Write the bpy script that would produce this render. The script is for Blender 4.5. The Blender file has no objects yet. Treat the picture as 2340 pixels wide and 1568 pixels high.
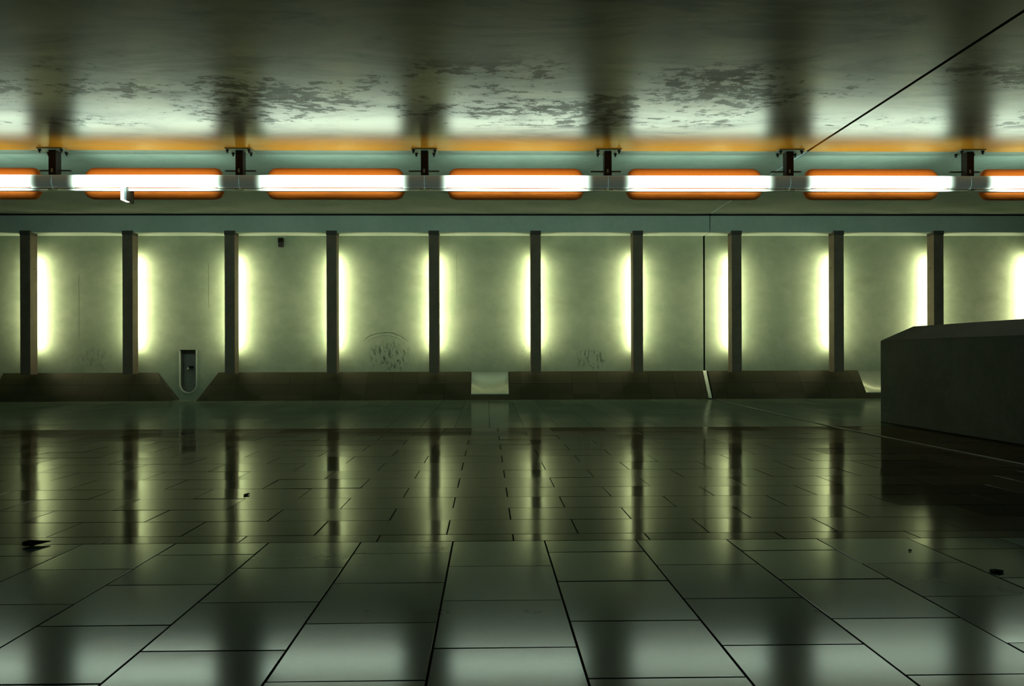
import bpy, bmesh, math, random
from mathutils import Vector, Matrix

random.seed(7)
S = bpy.context.scene
C = S.collection
PI = math.pi

# ------------------------------------------------------------------ helpers
def obj(name, bm, mats, parent=None, smooth=False):
    me = bpy.data.meshes.new(name)
    bm.normal_update()
    bm.to_mesh(me)
    bm.free()
    if not isinstance(mats, (list, tuple)):
        mats = [mats]
    for m in mats:
        me.materials.append(m)
    if smooth:
        for p in me.polygons:
            p.use_smooth = True
    o = bpy.data.objects.new(name, me)
    C.objects.link(o)
    if parent is not None:
        o.parent = parent
    return o

def tag(o, label, cat, group=None):
    o['label'] = label
    o['category'] = cat
    if group:
        o['group'] = group
    return o

def thing(name, label, cat, loc, group=None):
    o = bpy.data.objects.new(name, None)
    o.empty_display_size = 0.1
    C.objects.link(o)
    o.location = loc
    return tag(o, label, cat, group)

def struct(name, bm, mats, smooth=False):
    o = obj(name, bm, mats, None, smooth)
    o['kind'] = 'structure'
    return o

def dup(root, loc, label):
    r = root.copy(); C.objects.link(r)
    r.location = loc
    r['label'] = label
    for ch in list(root.children):
        c = ch.copy(); C.objects.link(c); c.parent = r
        for g in list(ch.children):
            d = g.copy(); C.objects.link(d); d.parent = c
    return r

def box(bm, x0, x1, y0, y1, z0, z1, mi=0, bev=0.0):
    v = [bm.verts.new(p) for p in ((x0,y0,z0),(x1,y0,z0),(x1,y1,z0),(x0,y1,z0),
                                   (x0,y0,z1),(x1,y0,z1),(x1,y1,z1),(x0,y1,z1))]
    fs = [bm.faces.new([v[i] for i in q]) for q in
          ((3,2,1,0),(4,5,6,7),(0,1,5,4),(1,2,6,5),(2,3,7,6),(3,0,4,7))]
    for f in fs:
        f.material_index = mi
    if bev > 0:
        es = list({e for f in fs for e in f.edges})
        bmesh.ops.bevel(bm, geom=es, offset=bev, segments=2, profile=0.5, affect='EDGES')

def cyl(bm, a, b, r, seg=16, mi=0, cap=True, r2=None):
    a = Vector(a); b = Vector(b)
    d = (b - a).normalized()
    u = d.orthogonal().normalized(); w = d.cross(u)
    r2 = r if r2 is None else r2
    A = [bm.verts.new(a + r*(math.cos(2*PI*k/seg)*u + math.sin(2*PI*k/seg)*w)) for k in range(seg)]
    B = [bm.verts.new(b + r2*(math.cos(2*PI*k/seg)*u + math.sin(2*PI*k/seg)*w)) for k in range(seg)]
    for k in range(seg):
        f = bm.faces.new((A[k], A[(k+1) % seg], B[(k+1) % seg], B[k])); f.material_index = mi; f.smooth = True
    if cap:
        f = bm.faces.new(A[::-1]); f.material_index = mi
        f = bm.faces.new(B); f.material_index = mi

def prism_y(bm, prof0, y0, prof1, y1, mi=0):
    A = [bm.verts.new((x, y0, z)) for x, z in prof0]
    B = [bm.verts.new((x, y1, z)) for x, z in prof1]
    n = len(A)
    for k in range(n):
        f = bm.faces.new((A[k], A[(k+1) % n], B[(k+1) % n], B[k])); f.material_index = mi
    bm.faces.new(A[::-1]).material_index = mi
    bm.faces.new(B).material_index = mi
    bmesh.ops.recalc_face_normals(bm, faces=bm.faces[:])

def prism_x(bm, prof, x0, x1, mi=0):
    """profile of (y, z) pairs extruded along x"""
    A = [bm.verts.new((x0, y, z)) for y, z in prof]
    B = [bm.verts.new((x1, y, z)) for y, z in prof]
    n = len(A)
    for k in range(n):
        f = bm.faces.new((A[k], A[(k+1) % n], B[(k+1) % n], B[k])); f.material_index = mi
    bm.faces.new(A[::-1]).material_index = mi
    bm.faces.new(B).material_index = mi
    bmesh.ops.recalc_face_normals(bm, faces=bm.faces[:])

# ------------------------------------------------------------------ materials
class NT:
    def __init__(s, name):
        s.m = bpy.data.materials.new(name); s.m.use_nodes = True
        s.t = s.m.node_tree; s.t.nodes.clear()
        s.out = s.n('ShaderNodeOutputMaterial')
        s.tc = s.n('ShaderNodeTexCoord')
    def n(s, typ, **kw):
        o = s.t.nodes.new(typ)
        for k, v in kw.items():
            setattr(o, k, v)
        return o
    def l(s, a, b):
        s.t.links.new(a, b)
    def put(s, sock, v):
        if hasattr(v, 'is_linked') or isinstance(v, bpy.types.NodeSocket):
            s.l(v, sock)
        elif isinstance(v, (tuple, list)) and len(v) == 3 and sock.type == 'RGBA':
            sock.default_value = (*v, 1)
        else:
            sock.default_value = v
    def coords(s, scale=(1,1,1), kind='Object'):
        mp = s.n('ShaderNodeMapping'); s.l(s.tc.outputs[kind], mp.inputs['Vector'])
        mp.inputs['Scale'].default_value = scale
        return mp.outputs[0]
    def noise(s, scale, detail=4, rough=0.55, vec=None, dist=0.0):
        o = s.n('ShaderNodeTexNoise')
        o.inputs['Scale'].default_value = scale; o.inputs['Detail'].default_value = detail
        o.inputs['Roughness'].default_value = rough; o.inputs['Distortion'].default_value = dist
        s.l(vec if vec is not None else s.coords(), o.inputs['Vector'])
        return o.outputs['Fac']
    def ramp(s, fac, lo, hi, a=0.0, b=1.0):
        o = s.n('ShaderNodeMapRange'); o.interpolation_type = 'SMOOTHSTEP'
        s.put(o.inputs['Value'], fac)
        o.inputs['From Min'].default_value = lo; o.inputs['From Max'].default_value = hi
        o.inputs['To Min'].default_value = a; o.inputs['To Max'].default_value = b
        return o.outputs[0]
    def mix(s, fac, a, b):
        o = s.n('ShaderNodeMix', data_type='RGBA')
        s.put(o.inputs[0], fac); s.put(o.inputs[6], a); s.put(o.inputs[7], b)
        return o.outputs[2]
    def math(s, op, a, b=0.0, clamp=False):
        o = s.n('ShaderNodeMath', operation=op); o.use_clamp = clamp
        s.put(o.inputs[0], a); s.put(o.inputs[1], b)
        return o.outputs[0]
    def bump(s, h, strength=0.2, dist=0.01):
        o = s.n('ShaderNodeBump'); o.inputs['Strength'].default_value = strength
        o.inputs['Distance'].default_value = dist; s.l(h, o.inputs['Height'])
        return o.outputs[0]
    def bsdf(s, **kw):
        o = s.n('ShaderNodeBsdfPrincipled')
        names = dict(color='Base Color', rough='Roughness', metal='Metallic', spec='Specular IOR Level',
                     normal='Normal', emit='Emission Color', estr='Emission Strength', ior='IOR',
                     coat='Coat Weight', crough='Coat Roughness')
        for k, v in kw.items():
            s.put(o.inputs[names[k]], v)
        s.l(o.outputs[0], s.out.inputs[0])
        return o

def concrete(name, c0, c1, scale=2.0, rough=0.8, bump=0.15, spec=0.3):
    n = NT(name)
    a = n.noise(scale, 6, 0.6); b = n.noise(scale*9, 3, 0.6)
    f = n.math('ADD', n.math('MULTIPLY', a, 0.7), n.math('MULTIPLY', b, 0.3))
    col = n.mix(n.ramp(f, 0.35, 0.65), c0, c1)
    n.bsdf(color=col, rough=rough, spec=spec, normal=n.bump(n.noise(scale*30, 4), bump, 0.01))
    return n.m

def plain(name, col, rough=0.5, metal=0.0, spec=0.5, var=0.25):
    n = NT(name)
    f = n.noise(14, 3)
    c = n.mix(f, tuple(x*(1-var) for x in col), tuple(min(1, x*(1+var)) for x in col))
    n.bsdf(color=c, rough=rough, metal=metal, spec=spec)
    return n.m

def emitter(name, col, strength):
    n = NT(name)
    e = n.n('ShaderNodeEmission')
    e.inputs[0].default_value = (*col, 1); e.inputs[1].default_value = strength
    n.m.cycles.emission_sampling = 'FRONT'
    n.l(e.outputs[0], n.out.inputs[0])
    return n.m

# brightness of the two kinds of lamps
WALL_TUBE = 125.0
WALL_COL = (1.13, 1.0, 0.57)
CEIL_TUBE = 8.5
CEIL_COL = (0.74, 1.0, 0.79)

M = {}
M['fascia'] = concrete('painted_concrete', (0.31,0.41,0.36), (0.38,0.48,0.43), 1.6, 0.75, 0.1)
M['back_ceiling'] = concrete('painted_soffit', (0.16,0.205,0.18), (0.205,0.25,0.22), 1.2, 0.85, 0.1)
M['fin'] = concrete('dark_fin_concrete', (0.092,0.080,0.058), (0.125,0.110,0.082), 5, 0.8, 0.2)
M['parapet'] = concrete('parapet_concrete', (0.060,0.072,0.062), (0.085,0.098,0.086), 2.2, 0.85, 0.2)
M['coping'] = concrete('dark_coping', (0.026,0.026,0.020), (0.042,0.041,0.032), 3, 0.85, 0.2)
M['grout'] = concrete('dark_grout', (0.014,0.018,0.013), (0.028,0.034,0.026), 8, 0.95, 0.1, 0.1)
M['dark'] = plain('black_gap', (0.006,0.006,0.005), 0.9, 0, 0.1)
M['bracket'] = plain('dark_painted_steel', (0.020,0.014,0.012), 0.5, 0.0, 0.4)
M['bolt'] = plain('black_bolt', (0.012,0.012,0.012), 0.5, 0.3, 0.4)
M['plate'] = plain('galvanised_plate', (0.30,0.36,0.31), 0.45, 0.6)
M['steel'] = plain('brushed_steel', (0.55,0.60,0.52), 0.30, 1.0)
M['chrome'] = plain('polished_lip', (0.85,0.86,0.80), 0.12, 1.0, 0.5, 0.05)
M['trunk'] = plain('grey_lacquered_trunk', (0.36,0.50,0.60), 0.42, 0.0, 0.5)
M['halo'] = plain('halo_orange', (0.66,0.135,0.012), 0.65, 0.0, 0.2, 0.05)  # colour stands in for the orange glow around the tubes
M['joint_strip'] = plain('joint_cover_strip', (0.34,0.42,0.36), 0.4, 0.2)
M['leaf'] = plain('dead_leaf', (0.016,0.013,0.008), 0.9, 0, 0.1)
M['niche'] = plain('dark_niche_lining', (0.17,0.19,0.165), 0.5, 0.2)
M['sign'] = plain('sign_plate', (0.022,0.017,0.012), 0.6)
M['sign_edge'] = emitter('lit_acrylic_edge', (1.0,0.97,0.78), 3.0)
M['tube'] = emitter('fluorescent_tube', WALL_COL, WALL_TUBE)

# diffuser: lit from the inside by a 1.2 m tube, so it dims towards both ends
def make_diffuser(name='lit_diffuser', k=1.0, colr=CEIL_COL):
    n = NT(name)
    sep = n.n('ShaderNodeSeparateXYZ'); n.l(n.tc.outputs['Object'], sep.inputs[0])
    ax = n.math('ABSOLUTE', sep.outputs[0])
    prof = n.ramp(ax, 0.55, 0.735, 1.0, 0.0)
    prof = n.math('ADD', n.math('POWER', prof, 2.2), 0.006)
    n.bsdf(color=(0.32,0.34,0.32), rough=0.35, spec=0.4,
           emit=colr, estr=n.math('MULTIPLY', prof, CEIL_TUBE*k))
    n.m.cycles.emission_sampling = 'FRONT'
    return n.m
M['diffuser'] = make_diffuser()
M['rear'] = make_diffuser('rear_fill_glow', 1.7, (0.68, 1.0, 0.80))  # added glow behind the lamps, brightening fascia and rear ceiling

# wall panels: pale board-marked concrete with smudges and scuffs
def make_panel():
    n = NT('wall_panel_concrete')
    big = n.noise(0.9, 5, 0.6, n.coords((1,1,1.8)))
    fine = n.noise(9, 5, 0.6)
    f = n.math('ADD', n.math('MULTIPLY', big, 0.65), n.math('MULTIPLY', fine, 0.35))
    col = n.mix(n.ramp(f, 0.36, 0.64), (0.175,0.240,0.180), (0.228,0.295,0.225))
    # cloudy darker smudges
    sm = n.ramp(n.noise(1.7, 3, 0.5, n.coords((0.8,1,1.6))), 0.56, 0.74, 0.0, 0.28)
    col = n.mix(sm, col, (0.10,0.125,0.085))
    # scuffed patches low on two panels
    geo = n.n('ShaderNodeSeparateXYZ'); n.l(n.tc.outputs['Object'], geo.inputs[0])
    def patch(cx, cz, rx, rz):
        dx = n.math('DIVIDE', n.math('SUBTRACT', geo.outputs[0], cx), rx)
        dz = n.math('DIVIDE', n.math('SUBTRACT', geo.outputs[2], cz), rz)
        r = n.math('ADD', n.math('MULTIPLY', dx, dx), n.math('MULTIPLY', dz, dz))
        return n.ramp(r, 0.1, 1.0, 1.0, 0.0)
    scr = n.ramp(n.noise(13, 6, 0.72, n.coords((1.6,1,0.6)), 1.2), 0.50, 0.62)
    for (cx, cz, rx, rz) in ((-1.33,0.62,0.36,0.28), (1.40,0.58,0.26,0.20), (-5.3,0.60,0.35,0.2), (0.62,0.66,0.3,0.16)):
        w = 0.85 if rx > 0.3 and cx > -2 or cx == 1.40 else 0.35
        col = n.mix(n.math('MULTIPLY', n.math('MULTIPLY', patch(cx, cz, rx, rz), scr), w), col, (0.03,0.036,0.025))
    # faint curved scrape marks above the larger scuffed patch
    dx = n.math('SUBTRACT', geo.outputs[0], -1.40); dz = n.math('SUBTRACT', geo.outputs[2], 0.54)
    rr = n.math('SQRT', n.math('ADD', n.math('MULTIPLY', dx, dx), n.math('MULTIPLY', dz, dz)))
    rr = n.math('ADD', rr, n.math('MULTIPLY', n.math('SUBTRACT', n.noise(7, 3), 0.5), 0.06))
    top = n.ramp(dz, 0.26, 0.36)
    for rad, wd, k in ((0.42, 0.008, 0.75), (0.375, 0.006, 0.6), (0.345, 0.005, 0.4)):
        line = n.ramp(n.math('ABSOLUTE', n.math('SUBTRACT', rr, rad)), wd*0.3, wd, 1.0, 0.0)
        col = n.mix(n.math('MULTIPLY', n.math('MULTIPLY', line, top), k), col, (0.03,0.036,0.025))
    n.bsdf(color=col, rough=0.72, spec=0.25, normal=n.bump(n.noise(22, 5), 0.12, 0.01))
    return n.m
M['panel'] = make_panel()

# front ceiling: glossy orange-brown varnish, blistered and streaked along the passage
def make_ceiling():
    n = NT('varnished_ceiling')
    st = n.coords((0.55,1.6,1))
    cloud = n.noise(1.5, 8, 0.68, st, 0.6)
    fine = n.noise(9.5, 10, 0.76, n.coords((0.75,1.25,1)), 0.0)
    area = n.noise(1.15, 3, 0.5, n.coords((0.8,1.2,1)))
    fl = n.math('ADD', n.math('MULTIPLY', fine, 0.75), n.math('MULTIPLY', area, 0.55))
    flake = n.ramp(fl, 0.672, 0.722)
    s2 = n.n('ShaderNodeSeparateXYZ'); n.l(n.tc.outputs['Object'], s2.inputs[0])
    zone = n.math('MULTIPLY', n.ramp(s2.outputs[1], 4.3, 5.0), n.ramp(s2.outputs[1], 6.0, 6.25, 1.0, 0.0))
    flake = n.math('MULTIPLY', flake, n.math('ADD', n.math('MULTIPLY', zone, 0.92), 0.08))
    col = n.mix(n.ramp(cloud, 0.35, 0.7), (0.040,0.022,0.008), (0.062,0.034,0.012))
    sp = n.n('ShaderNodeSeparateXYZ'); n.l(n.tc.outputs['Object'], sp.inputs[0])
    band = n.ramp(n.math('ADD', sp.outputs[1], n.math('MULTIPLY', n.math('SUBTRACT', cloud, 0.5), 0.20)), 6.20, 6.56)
    col = n.mix(band, col, (0.56,0.205,0.010))  # lamp glow put into the ceiling colour: strong orange nearest the run
    col = n.mix(flake, col, (0.075,0.055,0.028))
    spec = n.math('MULTIPLY', n.ramp(cloud, 0.34, 0.60, 0.40, 1.60), n.ramp(flake, 0, 1, 1.0, 0.05))
    rough = n.ramp(cloud, 0.3, 0.7, 0.31, 0.28)
    nrm = n.bump(n.math('ADD', n.math('MULTIPLY', cloud, 0.5), n.math('MULTIPLY', fine, 0.06)), 0.12, 0.02)
    b = n.bsdf(color=col, rough=rough, spec=spec, normal=nrm)
    b.inputs['Specular Tint'].default_value = (1.0, 0.90, 0.76, 1)
    return n.m
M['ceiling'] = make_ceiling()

# floor slabs, polished stone; each slab a slightly different tone
def slab(name, c0, c1, r0, r1, spec, spots=(), worn=0.5):
    n = NT(name)
    g = n.n('ShaderNodeNewGeometry')
    rnd = g.outputs['Random Per Island']
    cl = n.noise(3.2, 6, 0.65)
    sp = n.noise(60, 3, 0.6)
    f = n.math('ADD', n.math('MULTIPLY', rnd, 0.70), n.math('ADD', n.math('MULTIPLY', cl, 0.20), n.math('MULTIPLY', sp, 0.14)))
    col = n.mix(n.ramp(f, 0.25, 0.85), c0, c1)
    sep = n.n('ShaderNodeSeparateXYZ'); n.l(n.tc.outputs['Object'], sep.inputs[0])
    wob = n.noise(24, 4, 0.6)
    for (cx, cy, rx, ry) in spots:
        dx = n.math('DIVIDE', n.math('SUBTRACT', sep.outputs[0], cx), rx)
        dy = n.math('DIVIDE', n.math('SUBTRACT', sep.outputs[1], cy), ry)
        r = n.math('ADD', n.math('MULTIPLY', dx, dx), n.math('MULTIPLY', dy, dy))
        r = n.math('ADD', r, n.math('MULTIPLY', n.math('SUBTRACT', wob, 0.5), 2.2))
        col = n.mix(n.ramp(r, 0.2, 1.1, 0.85, 0.0), col, (0.012,0.014,0.010))
    rough = n.math('ADD', n.math('MULTIPLY', rnd, r1-r0), r0)
    pb = n.bsdf(color=col, rough=rough, spec=spec, normal=n.bump(n.noise(9, 4), 0.03, 0.004))
    df = n.n('ShaderNodeBsdfDiffuse'); n.put(df.inputs[0], col)
    mx = n.n('ShaderNodeMixShader'); mx.inputs[0].default_value = worn
    n.l(pb.outputs[0], mx.inputs[1]); n.l(df.outputs[0], mx.inputs[2]); n.l(mx.outputs[0], n.out.inputs[0])
    return n.m
SPOTS = ((-0.135,1.745,0.042,0.018), (0.105,1.745,0.024,0.018), (-0.352,2.13,0.028,0.022), (-0.312,2.135,0.020,0.016),
         (0.775,1.73,0.010,0.008), (-0.43,1.57,0.008,0.010), (-0.29,1.76,0.006,0.006))
M['slab_grey'] = slab('grey_stone_slab', (0.058,0.098,0.074), (0.105,0.160,0.124), 0.115, 0.150, 0.6, SPOTS, 0.28)
M['slab_brown'] = slab('brown_stone_slab', (0.044,0.034,0.017), (0.070,0.055,0.030), 0.08, 0.14, 0.5, (), 0.52)
M['slab_far'] = slab('pale_stone_slab', (0.058,0.080,0.057), (0.072,0.098,0.071), 0.16, 0.18, 0.45, (), 0.50)
M['plinth'] = slab('brown_plinth_tile', (0.020,0.023,0.013), (0.026,0.029,0.017), 0.42, 0.46, 0.15, (), 0.5)

# ------------------------------------------------------------------ main dimensions (metres)
HC = 2.512            # ceiling height
Y_EDGE = 6.795        # the varnished ceiling ends here, above the lamps
Y_FASCIA = 9.79
Y_PANEL = 10.06
Z_SOFFIT = 2.272
Y_BROWN0, Y_BROWN1 = 2.42, 6.36
Y_FOOT = 9.756        # foot of the sloped plinth
RISE = 0.05           # the far strip of floor climbs towards the wall
X_JOINT = 2.969       # expansion joint through floor, wall and ceiling
XL, XR = -9.0, 9.0

def floor_z(y):
    return 0.0 if y < Y_BROWN1 else RISE*(y-Y_BROWN1)/(Y_FOOT-Y_BROWN1)

# ------------------------------------------------------------------ floor
def add_slab(bm, x0, x1, y0, y1, mi, gap_x=0.0022, gap_y=0.0018, tilt=0.0022):
    x0 += gap_x; x1 -= gap_x; y0 += gap_y; y1 -= gap_y
    cx, cy = (x0+x1)/2, (y0+y1)/2
    ax, ay = random.gauss(0, tilt*0.6), random.gauss(0, tilt)
    c = 0.0005
    z = lambda x, y: floor_z(y) + ax*(x-cx) + ay*(y-cy)
    top = [bm.verts.new((x, y, z(x, y))) for x, y in ((x0+c,y0+c),(x1-c,y0+c),(x1-c,y1-c),(x0+c,y1-c))]
    mid = [bm.verts.new((x, y, z(x, y)-c)) for x, y in ((x0,y0),(x1,y0),(x1,y1),(x0,y1))]
    bot = [bm.verts.new((x, y, floor_z(y)-0.012)) for x, y in ((x0,y0),(x1,y0),(x1,y1),(x0,y1))]
    bm.faces.new(top).material_index = mi
    for A, B, q in ((mid, top, mi), (bot, mid, 0)):
        for k in range(4):
            bm.faces.new((A[k], A[(k+1) % 4], B[(k+1) % 4], B[k])).material_index = q

bm = bmesh.new()
# grout bed: one continuous slab under everything
prism_x(bm, [(-4.2,-0.3),(10.4,-0.3),(10.4,floor_z(10.4)-0.006),(Y_BROWN1,-0.006),(-4.2,-0.006)], XL, XR, 0)
# near field: square grey slabs in columns, every other column shifted by half a slab
P = 0.3005
X0 = -0.116
ki = -30
while X0 + ki*P < XR:
    xa = X0 + ki*P
    off = 2.128 if ki % 2 == 0 else 2.277
    rows = [Y_BROWN0]
    y = off + 0.3*1
    while y > -4.0:
        if y < Y_BROWN0 - 0.02:
            rows.append(y)
        y -= 0.3
    if xa > XL and xa + P < XR:
        for a, b in zip(rows[1:], rows[:-1]):
            add_slab(bm, xa, xa+P, a, b, 1, 0.0024, 0.0024)
    ki += 1
# brown band in running bond
ys = [Y_BROWN0, 2.515, 2.740, 2.956, 3.189, 3.427, 3.695, 3.957, 4.248, 4.54, 4.83, 5.13, 5.43, 5.74, 6.05, Y_BROWN1]
for r in range(len(ys)-1):
    xa = 0.083 - (0.0 if r % 2 == 0 else 0.225) - 0.45*20
    while xa < XR:
        if xa > XL - 0.3:
            add_slab(bm, xa, xa+0.45, ys[r], ys[r+1], 2, 0.0022, 0.0022, 0.0026)
        xa += 0.45
# far strip
r, y = 0, Y_BROWN1
while y < 10.02:
    y2 = min(y+0.45, 10.02)
    xa = 0.012 - P*31 + 0.0
    while xa < XR:
        if xa > XL:
            add_slab(bm, xa, xa+P, y, y2, 3, 0.0014, 0.0010, 0.0016)
        xa += P
    y = y2; r += 1
struct('floor', bm, [M['grout'], M['slab_grey'], M['slab_brown'], M['slab_far']])

# expansion joint: cover strip let into the floor
bm = bmesh.new()
cs = 0.012
A = [(-1.0,0.0),(Y_BROWN1,0.0),(Y_FOOT-0.02,RISE-0.0003)]
for (ya, za), (yb, zb) in zip(A[:-1], A[1:]):
    v = []
    for (yy, zz) in ((ya, za), (yb, zb)):
        v.append([bm.verts.new((X_JOINT+dx, yy, zz+dz)) for dx, dz in ((-cs,-0.004),(-cs,0.0045),(-0.004,0.007),(0.004,0.007),(cs,0.0045),(cs,-0.004))])
    for k in range(6):
        bm.faces.new((v[0][k], v[0][(k+1) % 6], v[1][(k+1) % 6], v[1][k]))
    bm.faces.new(v[0]); bm.faces.new(v[1][::-1])
bmesh.ops.recalc_face_normals(bm, faces=bm.faces[:])
M['floor_joint'] = plain('floor_joint_metal', (0.035,0.040,0.032), 0.45, 0.3)
struct('trim_1', bm, M['floor_joint'])

# ------------------------------------------------------------------ ceiling (two panels left and right of the joint)
bm = bmesh.new()
G = 0.014
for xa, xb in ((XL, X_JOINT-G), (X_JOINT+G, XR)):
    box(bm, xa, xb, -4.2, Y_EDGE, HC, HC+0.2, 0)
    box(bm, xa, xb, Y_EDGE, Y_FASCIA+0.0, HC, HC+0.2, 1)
box(bm, XL, XR, -4.2, Y_FASCIA+0.4, HC+0.2, HC+0.3, 2)
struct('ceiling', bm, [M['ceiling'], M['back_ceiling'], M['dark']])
bm = bmesh.new()   # pale filler strip of the joint behind the lamps
box(bm, X_JOINT-G, X_JOINT+G, Y_EDGE+0.01, Y_FASCIA-0.02, HC+0.004, HC+0.05)
struct('trim_2', bm, M['trunk'])

# ------------------------------------------------------------------ far wall: fascia beam, recessed panels
bm = bmesh.new()
for xa, xb in ((XL, X_JOINT-0.006), (X_JOINT+0.006, XR)):
    box(bm, xa, xb, Y_FASCIA, 10.4, Z_SOFFIT, HC-0.017, 0)
box(bm, XL, XR, Y_FASCIA+0.03, 10.4, Z_SOFFIT+0.02, HC+0.2, 1)
struct('trim_3', bm, [M['fascia'], M['dark']])

# niche opening measures
NX0, NX1, NZT, NZB = -4.170, -3.953, 0.728, 0.150
NR = (NX1-NX0)/2; NCX = (NX0+NX1)/2; NZC = NZB + NR
bm = bmesh.new()
yb = 10.40
def quad(pts, mi=0):
    bm.faces.new([bm.verts.new(p) for p in pts]).material_index = mi
def wallrect(x0, x1, z0, z1):
    quad([(x0,Y_PANEL,z0),(x1,Y_PANEL,z0),(x1,Y_PANEL,z1),(x0,Y_PANEL,z1)])
ZT = Z_SOFFIT + 0.02
XJP = X_JOINT - 0.002
wallrect(XL, NX0, 0, ZT); wallrect(NX1, XJP-0.011, 0, ZT); wallrect(XJP+0.011, XR, 0, ZT)
wallrect(NX0, NX1, NZT, ZT)
NS = 20
arc = [(NCX - NR*math.cos(PI*k/NS), NZC - NR*math.sin(PI*k/NS)) for k in range(NS+1)]
for (xa, za), (xb_, zb_) in zip(arc[:-1], arc[1:]):
    quad([(xa,Y_PANEL,0),(xb_,Y_PANEL,0),(xb_,Y_PANEL,zb_),(xa,Y_PANEL,za)])
# backing and joint cheeks
box(bm, XL, XR, Y_PANEL+0.14, 10.5, 0, ZT, 1)
quad([(XJP-0.011,Y_PANEL,0),(XJP-0.011,Y_PANEL+0.14,0),(XJP-0.011,Y_PANEL+0.14,ZT),(XJP-0.011,Y_PANEL,ZT)], 1)
quad([(XJP+0.011,Y_PANEL,0),(XJP+0.011,Y_PANEL+0.14,0),(XJP+0.011,Y_PANEL+0.14,ZT),(XJP+0.011,Y_PANEL,ZT)], 1)
# hairline board joints
for xj, za, zb_ in ((-5.52, 0.9, 1.75), (-0.42, 1.45, 2.05), (-3.78, 1.3, 1.9)):
    box(bm, xj-0.0015, xj+0.0015, Y_PANEL-0.0006, Y_PANEL+0.01, za, zb_, 2)
M['hairline'] = plain('panel_hairline', (0.10,0.12,0.08), 0.9, 0, 0.1)
struct('wall_back', bm, [M['panel'], M['dark'], M['hairline']])

# side walls far outside the view close the passage
bm = bmesh.new(); box(bm, XL-0.2, XL, -4.2, 10.5, -0.3, HC+0.3); struct('wall_left', bm, M['parapet'])
bm = bmesh.new(); box(bm, XR, XR+0.2, -4.2, 10.5, -0.3, HC+0.3); struct('wall_right', bm, M['parapet'])

# ------------------------------------------------------------------ sloped tiled plinth
PT = (10.03, 0.422)          # top edge (y, z)
PB = (Y_FOOT, RISE)           # foot
def pp(x, t, lift=0.0):
    y = PT[0] + (PB[0]-PT[0])*t; z = PT[1] + (PB[1]-PT[1])*t
    return (x, y - lift*0.83, z + lift*0.55)
def clip_poly(poly, a, b, c):
    """keep a*x + b*t <= c"""
    out = []
    for i in range(len(poly)):
        p, q = poly[i], poly[(i+1) % len(poly)]
        dp = a*p[0]+b*p[1]-c; dq = a*q[0]+b*q[1]-c
        if dp <= 0: out.append(p)
        if dp*dq < 0:
            s = dp/(dp-dq); out.append((p[0]+(q[0]-p[0])*s, p[1]+(q[1]-p[1])*s))
    return out
SCOOPS = [(-7.06,-6.515), (-0.231,0.285), (5.075,5.60)]
T_SC = 0.80                   # scoops end above a continuous kerb
NOTCH = (-4.455, -4.165, -3.640, -3.835)   # left top, left foot, right top, right foot
bm = bmesh.new()
def plinth_piece(xt0, xb0, xt1, xb1, t0, t1):
    """edges run linearly from (xt, t0) to (xb, t1)"""
    dt = t1-t0
    # body
    fr = [pp(xt0,t0), pp(xt1,t0), pp(xb1,t1), pp(xb0,t1)]
    F = [bm.verts.new((p[0], p[1]+0.008, p[2]-0.005)) for p in fr]
    B = [bm.verts.new((p[0], Y_PANEL+0.002, p[2]-0.005)) for p in fr]
    bm.faces.new(F[::-1]).material_index = 0
    for k in range(4):
        bm.faces.new((F[k], F[(k+1) % 4], B[(k+1) % 4], B[k])).material_index = 0
    # tiles
    for (ra, rb) in ((0.0,0.435), (0.435,1.0)):
        sh = 0.0
        k = -28
        while k*0.345 < XR:
            xa = k*0.345 + 0.10; xb_ = xa + 0.345
            g = 0.0010
            poly = [(xa+g,ra+0.003),(xb_-g,ra+0.003),(xb_-g,rb-0.003),(xa+g,rb-0.003)]
            poly = clip_poly(poly, 0, -1, -t0-0.0006); poly = clip_poly(poly, 0, 1, t1-0.0006) if poly else poly
            sl = (xb0-xt0)/dt; poly = clip_poly(poly, -1, sl, -xt0 + sl*t0 - 0.002) if poly else poly
            sr = (xb1-xt1)/dt; poly = clip_poly(poly, 1, -sr, xt1 - sr*t0 - 0.002) if poly else poly
            if len(poly) >= 3:
                T = [bm.verts.new(pp(x, t, 0.0)) for x, t in poly]
                Bq = [bm.verts.new((p.co.x, p.co.y+0.012, p.co.z-0.007)) for p in T]
                bm.faces.new(T).material_index = 1
                for q in range(len(T)):
                    bm.faces.new((T[q], Bq[q], Bq[(q+1) % len(T)], T[(q+1) % len(T)])).material_index = 1
            k += 1
JW = 0.035
plinth_piece(XL, XL, SCOOPS[0][0], SCOOPS[0][0], 0, T_SC)
plinth_piece(SCOOPS[0][1], SCOOPS[0][1], NOTCH[0], NOTCH[0]+(NOTCH[1]-NOTCH[0])*T_SC, 0, T_SC)
plinth_piece(XL, XL, NOTCH[0]+(NOTCH[1]-NOTCH[0])*T_SC, NOTCH[1], T_SC, 1)
plinth_piece(NOTCH[2], NOTCH[2]+(NOTCH[3]-NOTCH[2])*T_SC, SCOOPS[1][0], SCOOPS[1][0], 0, T_SC)
plinth_piece(NOTCH[2]+(NOTCH[3]-NOTCH[2])*T_SC, NOTCH[3], X_JOINT-JW, X_JOINT-JW, T_SC, 1)
plinth_piece(SCOOPS[1][1], SCOOPS[1][1], X_JOINT-JW, X_JOINT-JW, 0, T_SC)
plinth_piece(X_JOINT+JW, X_JOINT+JW, SCOOPS[2][0], SCOOPS[2][0], 0, T_SC)
plinth_piece(X_JOINT+JW, X_JOINT+JW, XR, XR, T_SC, 1)
plinth_piece(SCOOPS[2][1], SCOOPS[2][1], XR, XR, 0, T_SC)
bmesh.ops.recalc_face_normals(bm, faces=bm.faces[:])
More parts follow.
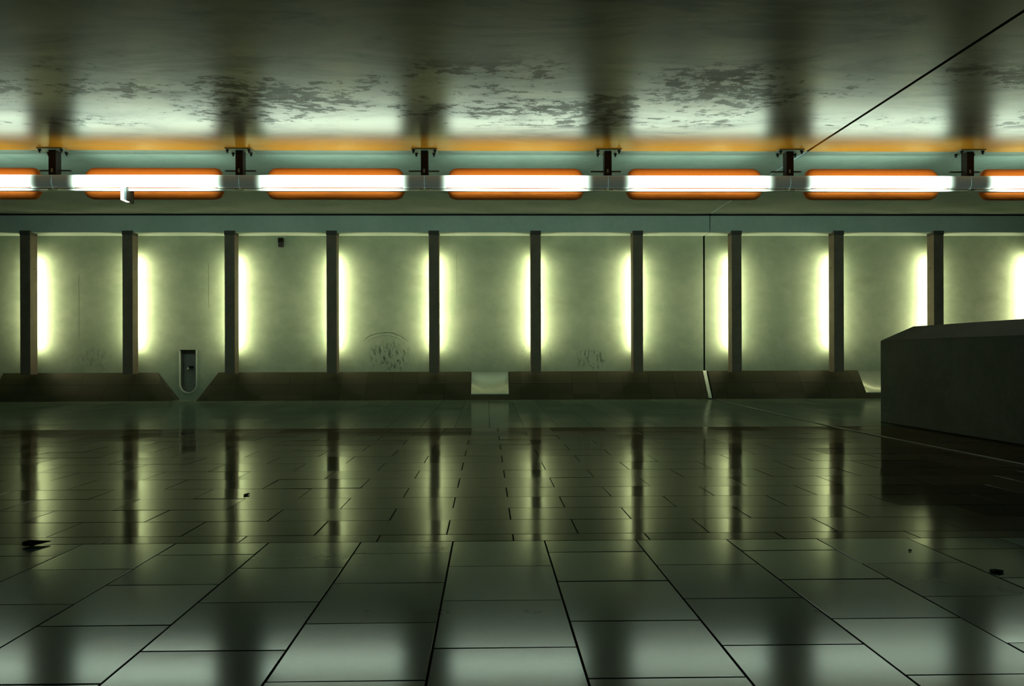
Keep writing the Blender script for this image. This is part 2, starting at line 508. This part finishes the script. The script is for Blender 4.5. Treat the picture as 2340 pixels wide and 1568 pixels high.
struct('baseboard_back', bm, [M['grout'], M['plinth']])

# pale cover strip of the joint on the plinth
bm = bmesh.new()
q = [pp(X_JOINT-JW+0.004, 0.0, 0.004), pp(X_JOINT+JW-0.022, 0.0, 0.004), pp(X_JOINT+JW-0.022, 0.97, 0.004), pp(X_JOINT-JW+0.004, 0.97, 0.004)]
F = [bm.verts.new(p) for p in q]; B = [bm.verts.new((p[0], Y_PANEL, p[2]-0.01)) for p in q]
bm.faces.new(F)
for k in range(4): bm.faces.new((F[k], B[k], B[(k+1) % 4], F[(k+1) % 4]))
bmesh.ops.recalc_face_normals(bm, faces=bm.faces[:])
struct('trim_4', bm, M['joint_strip'])

# ------------------------------------------------------------------ curved steel scoops set into the plinth
def make_scoop(x0, x1, label):
    cx = (x0+x1)/2; w = (x1-x0)/2 - 0.006
    z_lip = PT[1] + (PB[1]-PT[1])*T_SC; y_lip = PT[0] + (PB[0]-PT[0])*T_SC
    t = thing('metal_scoop', label, 'metal scoop', (cx, Y_PANEL, RISE), 'curved metal scoops in the plinth')
    bm = bmesh.new()
    N, K = 16, 18
    grid = []
    for i in range(N+1):
        u = i/N
        row = []
        for j in range(K+1):
            s = -1 + 2*j/K
            yb_, zb_ = y_lip+0.075, z_lip+0.012+0.062*abs(s)**2.2     # arc where the back runs into the tray
            if u <= 0.75:
                a = u/0.75*PI/2
                y = (Y_PANEL-0.010) - (Y_PANEL-0.010-yb_)*(1-math.cos(a))**0.9
                z = (PT[1]-0.010) - (PT[1]-0.010-zb_)*math.sin(a)**1.15
            else:
                q = (u-0.75)/0.25
                y = yb_ + (y_lip+0.008-yb_)*q
                z = zb_ + (z_lip+0.005-zb_)*q
            row.append(bm.verts.new((s*w, y-Y_PANEL, z-RISE)))
        grid.append(row)
    for i in range(N):
        for j in range(K):
            bm.faces.new((grid[i][j], grid[i][j+1], grid[i+1][j+1], grid[i+1][j])).smooth = True
    obj('dished_sheet', bm, M['scoop'], t)
    bm = bmesh.new()
    box(bm, -w, w, y_lip-Y_PANEL-0.004, y_lip-Y_PANEL+0.02, z_lip-RISE-0.006, z_lip-RISE+0.006)
    obj('front_lip', bm, M['joint_strip'], t)
    for sx in (-1, 1):
        bm = bmesh.new()
        xx = sx*(w+0.003)
        v = [bm.verts.new((xx+dx, p[0]-Y_PANEL, p[1]-RISE)) for dx in (-0.002, 0.002)
             for p in ((PT[0]+0.008,PT[1]-0.004),(y_lip+0.004,z_lip+0.004),(Y_PANEL+0.0,z_lip+0.0))]
        bm.faces.new(v[:3]); bm.faces.new(v[3:][::-1])
        for k in range(3): bm.faces.new((v[k], v[3+k], v[3+(k+1) % 3], v[(k+1) % 3]))
        bmesh.ops.recalc_face_normals(bm, faces=bm.faces[:])
        obj('side_cheek', bm, M['dark'], t)
    return t
M['scoop'] = plain('brushed_scoop_metal', (0.27,0.33,0.25), 0.42, 0.40, 0.5, 0.10)
make_scoop(*SCOOPS[0], 'curved metal scoop cut off by the frame on the niche side of the plinth')
make_scoop(*SCOOPS[1], 'whole curved metal scoop in the dark plinth midway between two concrete fins')
make_scoop(*SCOOPS[2], 'curved metal scoop in the plinth half hidden behind the concrete parapet')

# ------------------------------------------------------------------ niche with a push tap in the notch of the plinth
t = thing('wall_niche', 'narrow dark upright niche with a rounded foot in the notch of the plinth', 'niche', (NCX, Y_PANEL, 0.0))
bm = bmesh.new()
outl = [(NX0-NCX, NZT), *[(x-NCX, z) for x, z in arc], (NX1-NCX, NZT)]
outl = outl[:1] + outl[1:]
D0, D1 = 0.0, 0.125
n_ = len(outl)
A = [bm.verts.new((x, D0, z)) for x, z in outl]; B = [bm.verts.new((x*0.96, D1, NZC+(z-NZC)*0.99)) for x, z in outl]
for k in range(n_):
    bm.faces.new((A[k], A[(k+1) % n_], B[(k+1) % n_], B[k]))
bm.faces.new(B)
obj('lining', bm, M['niche'], t)
bm = bmesh.new()
def rim(off, y):
    return [bm.verts.new((p[0]*(1+off/NR), y, min(NZT, NZC + (p[1]-NZC)*(1+off/NR)))) for p in outl]
R0 = rim(-0.002, -0.006); R1 = rim(0.012, -0.006); R2 = rim(0.012, 0.0); R3 = rim(-0.002, 0.02)
for a_, b_ in ((R0, R1), (R1, R2), (R3, R0)):
    for k in range(1, n_-1):
        bm.faces.new((a_[k], a_[k+1], b_[k+1], b_[k]))
    bm.faces.new((a_[0], a_[1], b_[1], b_[0])) 
bmesh.ops.recalc_face_normals(bm, faces=bm.faces[:])
obj('rim', bm, M['joint_strip'], t)
bm = bmesh.new()
zt = 0.492
cyl(bm, (0.012,0.125,zt), (0.012,0.05,zt), 0.018, 16)
cyl(bm, (0.012,0.05,zt), (0.012,0.036,zt), 0.022, 16, 0, True, 0.018)
tap = obj('tap', bm, M['bolt'], t)
bm = bmesh.new()
cyl(bm, (-0.010,0.075,zt+0.004), (-0.010,0.02,zt-0.018), 0.009, 12)
cyl(bm, (-0.010,0.02,zt-0.018), (-0.010,0.014,zt-0.034), 0.009, 12, 0, True, 0.007)
cyl(bm, (-0.006,0.08,zt+0.016), (-0.006,0.03,zt+0.016), 0.004, 8)
obj('spout', bm, M['chrome'], tap)

# ------------------------------------------------------------------ concrete fins with a lamp behind each
FIN_W = 0.133
FIN_Y = 9.765
FIN_Z0, FIN_Z1 = 0.405, 2.292
def make_fin(label):
    w = FIN_W/2
    t = thing('wall_fin', label, 'fin', (0,0,0), 'concrete fins along the far wall')
    bm = bmesh.new()
    box(bm, -w, w, 0, 0.155, FIN_Z0, FIN_Z1-0.055, 0, 0.003)
    # two small fixing holes on the cheeks
    for sx in (-1, 1):
        cyl(bm, (sx*w, 0.085, 1.80), (sx*(w+0.0012), 0.085, 1.80), 0.008, 12, 1)
    obj('shaft', bm, [M['fin'], M['dark']], t)
    bm = bmesh.new()
    box(bm, -w-0.003, w+0.003, -0.006, 0.155, FIN_Z1-0.057, FIN_Z1, 0, 0.003)
    obj('cap', bm, M['fin_cap'], t)
    bm = bmesh.new()
    box(bm, -0.022, 0.022, 0.153, 0.160, 0.66, 2.06)
    bt = obj('batten', bm, M['plate'], t)
    for zz in (0.70, 1.985):
        bm = bmesh.new()
        box(bm, -0.016, 0.016, 0.158, 0.194, zz, zz+0.035)
        obj('tube_holder', bm, M['plate'], bt)
    bm = bmesh.new()
    cyl(bm, (0,0.176,0.735), (0,0.176,1.985), 0.013, 12)
    bm.normal_update()
    for f in bm.faces:      # the coated room side of the tube stays dark, the aperture faces the wall
        f.material_index = 0 if f.normal.y > -0.3 and abs(f.normal.z) < 0.5 else 1
    obj('fluorescent_tube', bm, [M['tube'], M['plate']], t)
    return t
M['fin_cap'] = concrete('fin_cap_concrete', (0.040,0.042,0.036), (0.058,0.060,0.052), 5, 0.85, 0.2)
# fin centres: measured spacing, a shorter bay at the expansion joint
FX = [57.8, 291.7, 525.2, 758.1, 992.0, 1225.0, 1458.5, 1684.0, 1917.6, 2145.9]
F_PX = 1685.0
YAW = 0.0179
def fin_x(px, y):
    # direction of the view ray through this column, turned into a position on the wall
    a = math.atan((px-1145.0)/F_PX) + YAW
    return y*math.tan(a)
FL = ['concrete fin where the wall begins, farthest from the parapet',
      'concrete fin between the farthest one from the parapet and the dark niche',
      'concrete fin between the notch with the niche and the small black box',
      'concrete fin between the small black box and the large scuffed patch',
      'concrete fin between the large scuffed patch and the whole metal scoop',
      'concrete fin just after the whole metal scoop, before the smaller scuffed patch',
      'concrete fin between the smaller scuffed patch and the black expansion joint',
      'concrete fin just past the black expansion joint, in the narrower bay',
      'concrete fin between the expansion joint bay and the half hidden metal scoop',
      'concrete fin rising behind the concrete parapet, its foot hidden',
      'concrete fin behind the parapet at the frame edge, only its lamp glow showing']
fins = []
xs = [fin_x(p, FIN_Y) for p in FX]
xs.append(xs[-1] + 1.36)
for i, x in enumerate(xs):
    if i == 0:
        proto = make_fin(FL[0]); proto.location = (x, FIN_Y, 0); fins.append(proto)
    else:
        fins.append(dup(proto, (x, FIN_Y, 0), FL[i]))

# ------------------------------------------------------------------ small black box on the wall
t = thing('junction_box', 'small black box fixed high on the wall just under the beam', 'junction box', (-2.795, Y_PANEL, 2.12))
bm = bmesh.new(); box(bm, -0.033, 0.033, -0.05, 0.0, -0.005, 0.115, 0, 0.004)
obj('housing', bm, M['bolt'], t)
bm = bmesh.new(); box(bm, -0.035, 0.035, -0.055, -0.01, 0.058, 0.118, 0, 0.004)
obj('cover', bm, M['dark'], t)

# ------------------------------------------------------------------ ceiling lamps: a continuous run of linear fittings
LY = 6.74                      # front face of the diffusers
BX = [124, 543, 971.5, 1385.5, 1811, 2221]
bx = [fin_x(p, 6.76) for p in BX]
pitch = (bx[-1]-bx[0])/5
mid = sum(bx)/6
cent = [mid + (i-3)*pitch for i in range(7)]
bx = [mid + (i-2.5)*pitch for i in range(6)]
ZB, ZTOP = 2.166, 2.280
def make_lamp(label):
    t = thing('pendant_lamp', label, 'ceiling lamp', (0,0,0), 'linear lamps in one run under the ceiling')
    h = pitch/2
    # diffuser: rounded front, carries the glow of the tube inside
    prof = [(0.10,ZB+0.002),(0.03,ZB),(0.012,ZB+0.006),(0.003,ZB+0.022),(0.0,ZB+0.057),(0.003,ZTOP-0.022),(0.012,ZTOP-0.006),(0.03,ZTOP),(0.10,ZTOP-0.002)]
    bm = bmesh.new()
    segs = 40; L = h-0.0015
    rows = []
    for i in range(segs+1):
        x = -L + 2*L*i/segs
        rows.append([bm.verts.new((x, y, z)) for y, z in prof])
    for a_, b_ in zip(rows[:-1], rows[1:]):
        for k in range(len(prof)-1):
            bm.faces.new((a_[k], b_[k], b_[k+1], a_[k+1])).smooth = True
    bmesh.ops.recalc_face_normals(bm, faces=bm.faces[:])
    obj('diffuser', bm, M['diffuser'], t)
    # housing: the trunk behind, showing as grey end sections either side
    bm = bmesh.new()
    box(bm, -h+0.001, h-0.001, 0.10, 0.206, ZB+0.004, ZTOP-0.004, 0, 0.002)
    hs = obj('housing', bm, M['trunk'], t)
    # polished lip under the diffuser
    bm = bmesh.new()
    lp = []
    for i in range(33):
        x = -h + 0.002 + (2*h-0.004)*i/32
        dz = -0.0 + 0.010*(math.cos(PI*x/h*1.0)*0.5-0.5)*0.9
        ring = []
        for k in range(10):
            a = 2*PI*k/10
            ring.append(bm.verts.new((x, 0.026+0.018*math.cos(a), ZB-0.017-dz*0.4+0.0075*math.sin(a))))
        lp.append(ring)
    for a_, b_ in zip(lp[:-1], lp[1:]):
        for k in range(10):
            bm.faces.new((a_[k], a_[(k+1) % 10], b_[(k+1) % 10], b_[k])).smooth = True
    bm.faces.new(lp[0]); bm.faces.new(lp[-1][::-1])
    bmesh.ops.recalc_face_normals(bm, faces=bm.faces[:])
    obj('polished_lip', bm, M['chrome'], t)
    bm = bmesh.new()   # web between lip and trunk
    box(bm, -h+0.002, h-0.002, 0.03, 0.11, ZB-0.020, ZB-0.012)
    for x in (-0.6, 0.0, 0.6):
        box(bm, x-0.01, x+0.01, 0.08, 0.11, ZB-0.014, ZB+0.006)
    obj('lip_web', bm, M['trunk'], hs)
    # added shells coloured as the orange glow round the tube, curving away rearward
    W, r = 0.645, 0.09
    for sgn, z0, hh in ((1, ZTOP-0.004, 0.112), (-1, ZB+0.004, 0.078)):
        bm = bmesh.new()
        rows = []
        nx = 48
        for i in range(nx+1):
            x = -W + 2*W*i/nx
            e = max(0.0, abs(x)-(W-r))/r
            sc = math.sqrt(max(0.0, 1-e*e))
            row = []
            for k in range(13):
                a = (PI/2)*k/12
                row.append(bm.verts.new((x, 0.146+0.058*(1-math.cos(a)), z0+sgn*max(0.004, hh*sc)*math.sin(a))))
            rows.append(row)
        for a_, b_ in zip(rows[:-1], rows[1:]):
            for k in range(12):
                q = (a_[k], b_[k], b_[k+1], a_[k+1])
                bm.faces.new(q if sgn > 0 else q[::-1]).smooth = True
        obj('halo_shell', bm, M['halo'], t)
    bm = bmesh.new()   # added strip below the diffuser, coloured as the same orange glow
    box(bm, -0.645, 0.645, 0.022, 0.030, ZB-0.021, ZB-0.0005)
    obj('halo_strip', bm, M['halo'], t)
    bm = bmesh.new()  # emissive sliver standing in for the bright reflection along the lip
    ra, rb, rc = [], [], []
    for i in range(41):
        x = -0.80 + 1.60*i/40
        q = 0.0050*(1-abs(x/0.80)**4) + 0.0004
        ra.append(bm.verts.new((x, 0.030, ZB-0.0255+q))); rb.append(bm.verts.new((x, 0.004, ZB-0.0255))); rc.append(bm.verts.new((x, 0.030, ZB-0.0255-q)))
    for i in range(40):
        bm.faces.new((ra[i], rb[i], rb[i+1], ra[i+1])); bm.faces.new((rb[i], rc[i], rc[i+1], rb[i+1]))
    obj('lip_glint', bm, M['diffuser'], t)
    # unseen glowing strip added behind the fitting to brighten the wall side
    bm = bmesh.new()
    prof2 = [(0.205,ZB+0.006),(0.225,ZB+0.008),(0.240,ZB+0.03),(0.245,ZB+0.057),(0.240,ZTOP-0.03),(0.225,ZTOP-0.008),(0.205,ZTOP-0.006)]
    rows = [[bm.verts.new((-0.72+1.44*i/24, y, z)) for y, z in prof2] for i in range(25)]
    for a_, b_ in zip(rows[:-1], rows[1:]):
        for k in range(len(prof2)-1):
            bm.faces.new((a_[k], a_[k+1], b_[k+1], b_[k])).smooth = True
    obj('rear_fill', bm, M['rear'], t)
    return t
LL = ['linear ceiling lamp cut off by the frame, first of the run before the hanging sign',
      'linear ceiling lamp with the small lit sign hanging under it',
      'linear ceiling lamp next after the one with the hanging sign',
      'linear ceiling lamp fourth along the run, above the whole metal scoop',
      'linear ceiling lamp just before the slanting ceiling joint meets the run',
      'linear ceiling lamp just past the slanting ceiling joint',
      'linear ceiling lamp cut off by the frame, last of the run above the parapet']
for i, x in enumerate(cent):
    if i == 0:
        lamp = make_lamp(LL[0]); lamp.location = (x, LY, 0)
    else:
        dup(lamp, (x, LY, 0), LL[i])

# ------------------------------------------------------------------ hanger brackets
def make_bracket(label):
    t = thing('hanger_bracket', label, 'bracket', (0,0,0), 'hanger brackets holding the lamp run')
    bm = bmesh.new()
    # channel-shaped stem, open to the rear
    box(bm, -0.033, 0.033, 0.0, 0.006, ZTOP-0.002, HC-0.004)
    box(bm, -0.033, -0.027, 0.006, 0.085, ZTOP-0.002, HC-0.004)
    box(bm, 0.027, 0.033, 0.006, 0.085, ZTOP-0.002, HC-0.004)
    st = obj('stem', bm, M['bracket'], t)
    bm = bmesh.new(); box(bm, -0.012, 0.006, -0.003, 0.001, ZTOP+0.02, ZTOP+0.055, 0, 0.002)
    obj('clip', bm, M['trunk'], st)
    bm = bmesh.new(); box(bm, -0.118, 0.118, -0.045, 0.105, HC-0.010, HC-0.0005, 0, 0.002)
    pl = obj('ceiling_plate', bm, M['plate'], t)
    for sx in (-1, 1):
        for yy in (-0.025, 0.085):
            xx = sx*(0.098 if yy < 0 else 0.082)
            bm = bmesh.new()
            cyl(bm, (xx,yy,HC-0.010), (xx,yy,HC-0.024), 0.015, 6)
            cyl(bm, (xx,yy,HC-0.024), (xx,yy,HC-0.042), 0.008, 10)
            obj('bolt', bm, M['bolt'], t)
    bm = bmesh.new(); box(bm, -0.15, 0.13, 0.06, 0.085, ZTOP+0.045, ZTOP+0.055)
    obj('cross_bar', bm, M['bracket'], t)
    return t
BL = ['hanger bracket between the first cut off lamp and the lamp with the sign',
      'hanger bracket just past the lamp with the hanging sign',
      'hanger bracket above the whole metal scoop, on its niche side',
      'hanger bracket above the smaller scuffed patch of wall',
      'hanger bracket crossed by the slanting ceiling joint',
      'hanger bracket above the concrete parapet, beside the cut off lamp']
for i, x in enumerate(bx):
    if i == 0:
        br = make_bracket(BL[0]); br.location = (x, LY+0.015, 0)
    else:
        dup(br, (x, LY+0.015, 0), BL[i])

# ------------------------------------------------------------------ thin lit sign hanging edge-on under the second lamp
sx0 = fin_x(280, 6.66)
t = thing('hanging_sign', 'small thin sign seen edge-on with a glowing edge, hanging under a ceiling lamp', 'sign', (sx0, 6.66, 2.03))
bm = bmesh.new(); box(bm, -0.012, 0.012, 0.012, 0.055, 0.004, 0.118, 0, 0.001); obj('frame', bm, M['trunk'], t)
bm = bmesh.new(); box(bm, -0.012, 0.012, 0.055, 0.20, 0.004, 0.118, 0, 0.001); obj('panel', bm, M['sign'], t)
bm = bmesh.new()
box(bm, -0.0135, 0.0135, 0.0, 0.012, 0.0, 0.118, 0, 0.001)
box(bm, -0.0135, 0.0135, 0.0, 0.11, 0.0, 0.004)
obj('lit_edge', bm, M['sign_edge'], t)
for yy in (0.10, 0.15):
    bm = bmesh.new(); cyl(bm, (0,yy,0.116), (0,yy,0.138), 0.006, 8)
    obj('hook', bm, M['bolt'], t)

# ------------------------------------------------------------------ concrete parapet beside the stair
t = thing('parapet', 'low concrete parapet with a sloped coping standing on the brown floor band', 'parapet', (3.6, 4.85, 0.0))
def pz(y):      # the top falls slightly towards the stair
    return 0.735 + 0.015*(y-3.0)/3.7
bm = bmesh.new()
def pr(top):
    return [(0.0,-0.0),(0.0,top),(1.0,top),(1.0,-0.0)]
prism_y(bm, pr(pz(3.0)), -1.85, pr(pz(6.7)), 1.85)
bmesh.ops.bevel(bm, geom=[e for e in bm.edges], offset=0.004, segments=2, affect='EDGES')
box(bm, -0.004, 0.01, -1.80, 1.84, 0.0, 0.010, 1)
obj('wall_block', bm, [M['parapet'], M['dark']], t)
bm = bmesh.new()
def cp(top):
    return [(0.0,top+0.001),(0.305,top+0.132),(1.0,top+0.132),(1.0,top+0.001)]
prism_y(bm, cp(pz(3.0)), -1.85, cp(pz(6.7)), 1.85)
bmesh.ops.bevel(bm, geom=[e for e in bm.edges], offset=0.004, segments=2, affect='EDGES')
obj('coping', bm, M['coping'], t)

# ------------------------------------------------------------------ litter
def leaf(name, label, cat, loc, pts, lift, rz, group=None):
    bm = bmesh.new()
    c = bm.verts.new((0,0,lift)); cb = bm.verts.new((0,0,0.0))
    T = [bm.verts.new((x, y, z+0.002)) for x, y, z in pts]; B = [bm.verts.new((x, y, max(0, z-0.001))) for x, y, z in pts]
    n = len(T)
    for k in range(n):
        bm.faces.new((c, T[k], T[(k+1) % n])); bm.faces.new((cb, B[(k+1) % n], B[k]))
        bm.faces.new((T[k], B[k], B[(k+1) % n], T[(k+1) % n]))
    o = obj(name, bm, M['leaf'])
    o.location = loc; o.rotation_euler = (0,0,rz)
    return tag(o, label, cat, group)
def blob(n, rx, ry, hz, seed):
    rr = random.Random(seed)
    return [(rx*(0.65+0.5*rr.random())*math.cos(2*PI*k/n), ry*(0.65+0.5*rr.random())*math.sin(2*PI*k/n), hz*rr.random()) for k in range(n)]
pt = blob(11, 0.022, 0.016, 0.008, 3); pt[1] = (0.050, 0.034, 0.006); pt[5] = (-0.026, 0.012, 0.010)
leaf('dead_leaf', 'curled dark dead leaf with a stalk at the edge of the brown band', 'leaf', (-1.475, 2.395, 0.001), pt, 0.020, 0.1)
leaf('litter_scrap', 'tiny dark scrap lying alone on the brown stone band', 'litter', (-1.065, 3.265, 0.002), blob(9, 0.012, 0.022, 0.003, 5), 0.006, 0.0)
leaf('litter_scrap', 'flat dark scrap on the grey slabs in front of the parapet', 'litter', (1.415, 2.03, 0.001), blob(10, 0.022, 0.016, 0.004, 8), 0.008, 0.2)
leaf('litter_scrap', 'pin-sized dark scrap near the end of the last lamp reflection', 'litter', (1.305, 2.26, 0.001), blob(7, 0.005, 0.006, 0.003, 9), 0.004, 0.0)

# ------------------------------------------------------------------ world, camera, colour
w = bpy.data.worlds.new('World'); S.world = w; w.use_nodes = True
bg = w.node_tree.nodes['Background']
bg.inputs[0].default_value = (0.62,0.80,0.70,1)
bg.inputs[1].default_value = 0.05

cam = bpy.data.cameras.new('Camera'); co = bpy.data.objects.new('Camera', cam); C.objects.link(co)
cam.sensor_fit = 'HORIZONTAL'; cam.sensor_width = 36.0
cam.lens = 36.0*F_PX/2340.0
cam.shift_x = 25.0/2340.0
cam.shift_y = 35.0/2340.0
cam.clip_start = 0.02
roll = 0.003
Fw = Vector((math.sin(YAW), math.cos(YAW), 0)); R0_ = Vector((math.cos(YAW), -math.sin(YAW), 0)); U0 = Vector((0,0,1))
R_ = math.cos(roll)*R0_ - math.sin(roll)*U0
U_ = math.cos(roll)*U0 + math.sin(roll)*R0_
m = Matrix((( R_.x, U_.x, -Fw.x, 0), (R_.y, U_.y, -Fw.y, 0), (R_.z, U_.z, -Fw.z, 0.6), (0,0,0,1)))
co.matrix_world = m
S.camera = co

S.view_settings.view_transform = 'Standard'
S.view_settings.look = 'None'
S.view_settings.exposure = 0.0
S.view_settings.gamma = 1.0
S.view_settings.use_curve_mapping = False
S.cycles.use_denoising = True
S.cycles.max_bounces = 8
S.cycles.diffuse_bounces = 5
S.cycles.glossy_bounces = 4
S.cycles.sample_clamp_indirect = 4.0
S.cycles.blur_glossy = 0.5
S.cycles.caustics_refractive = False
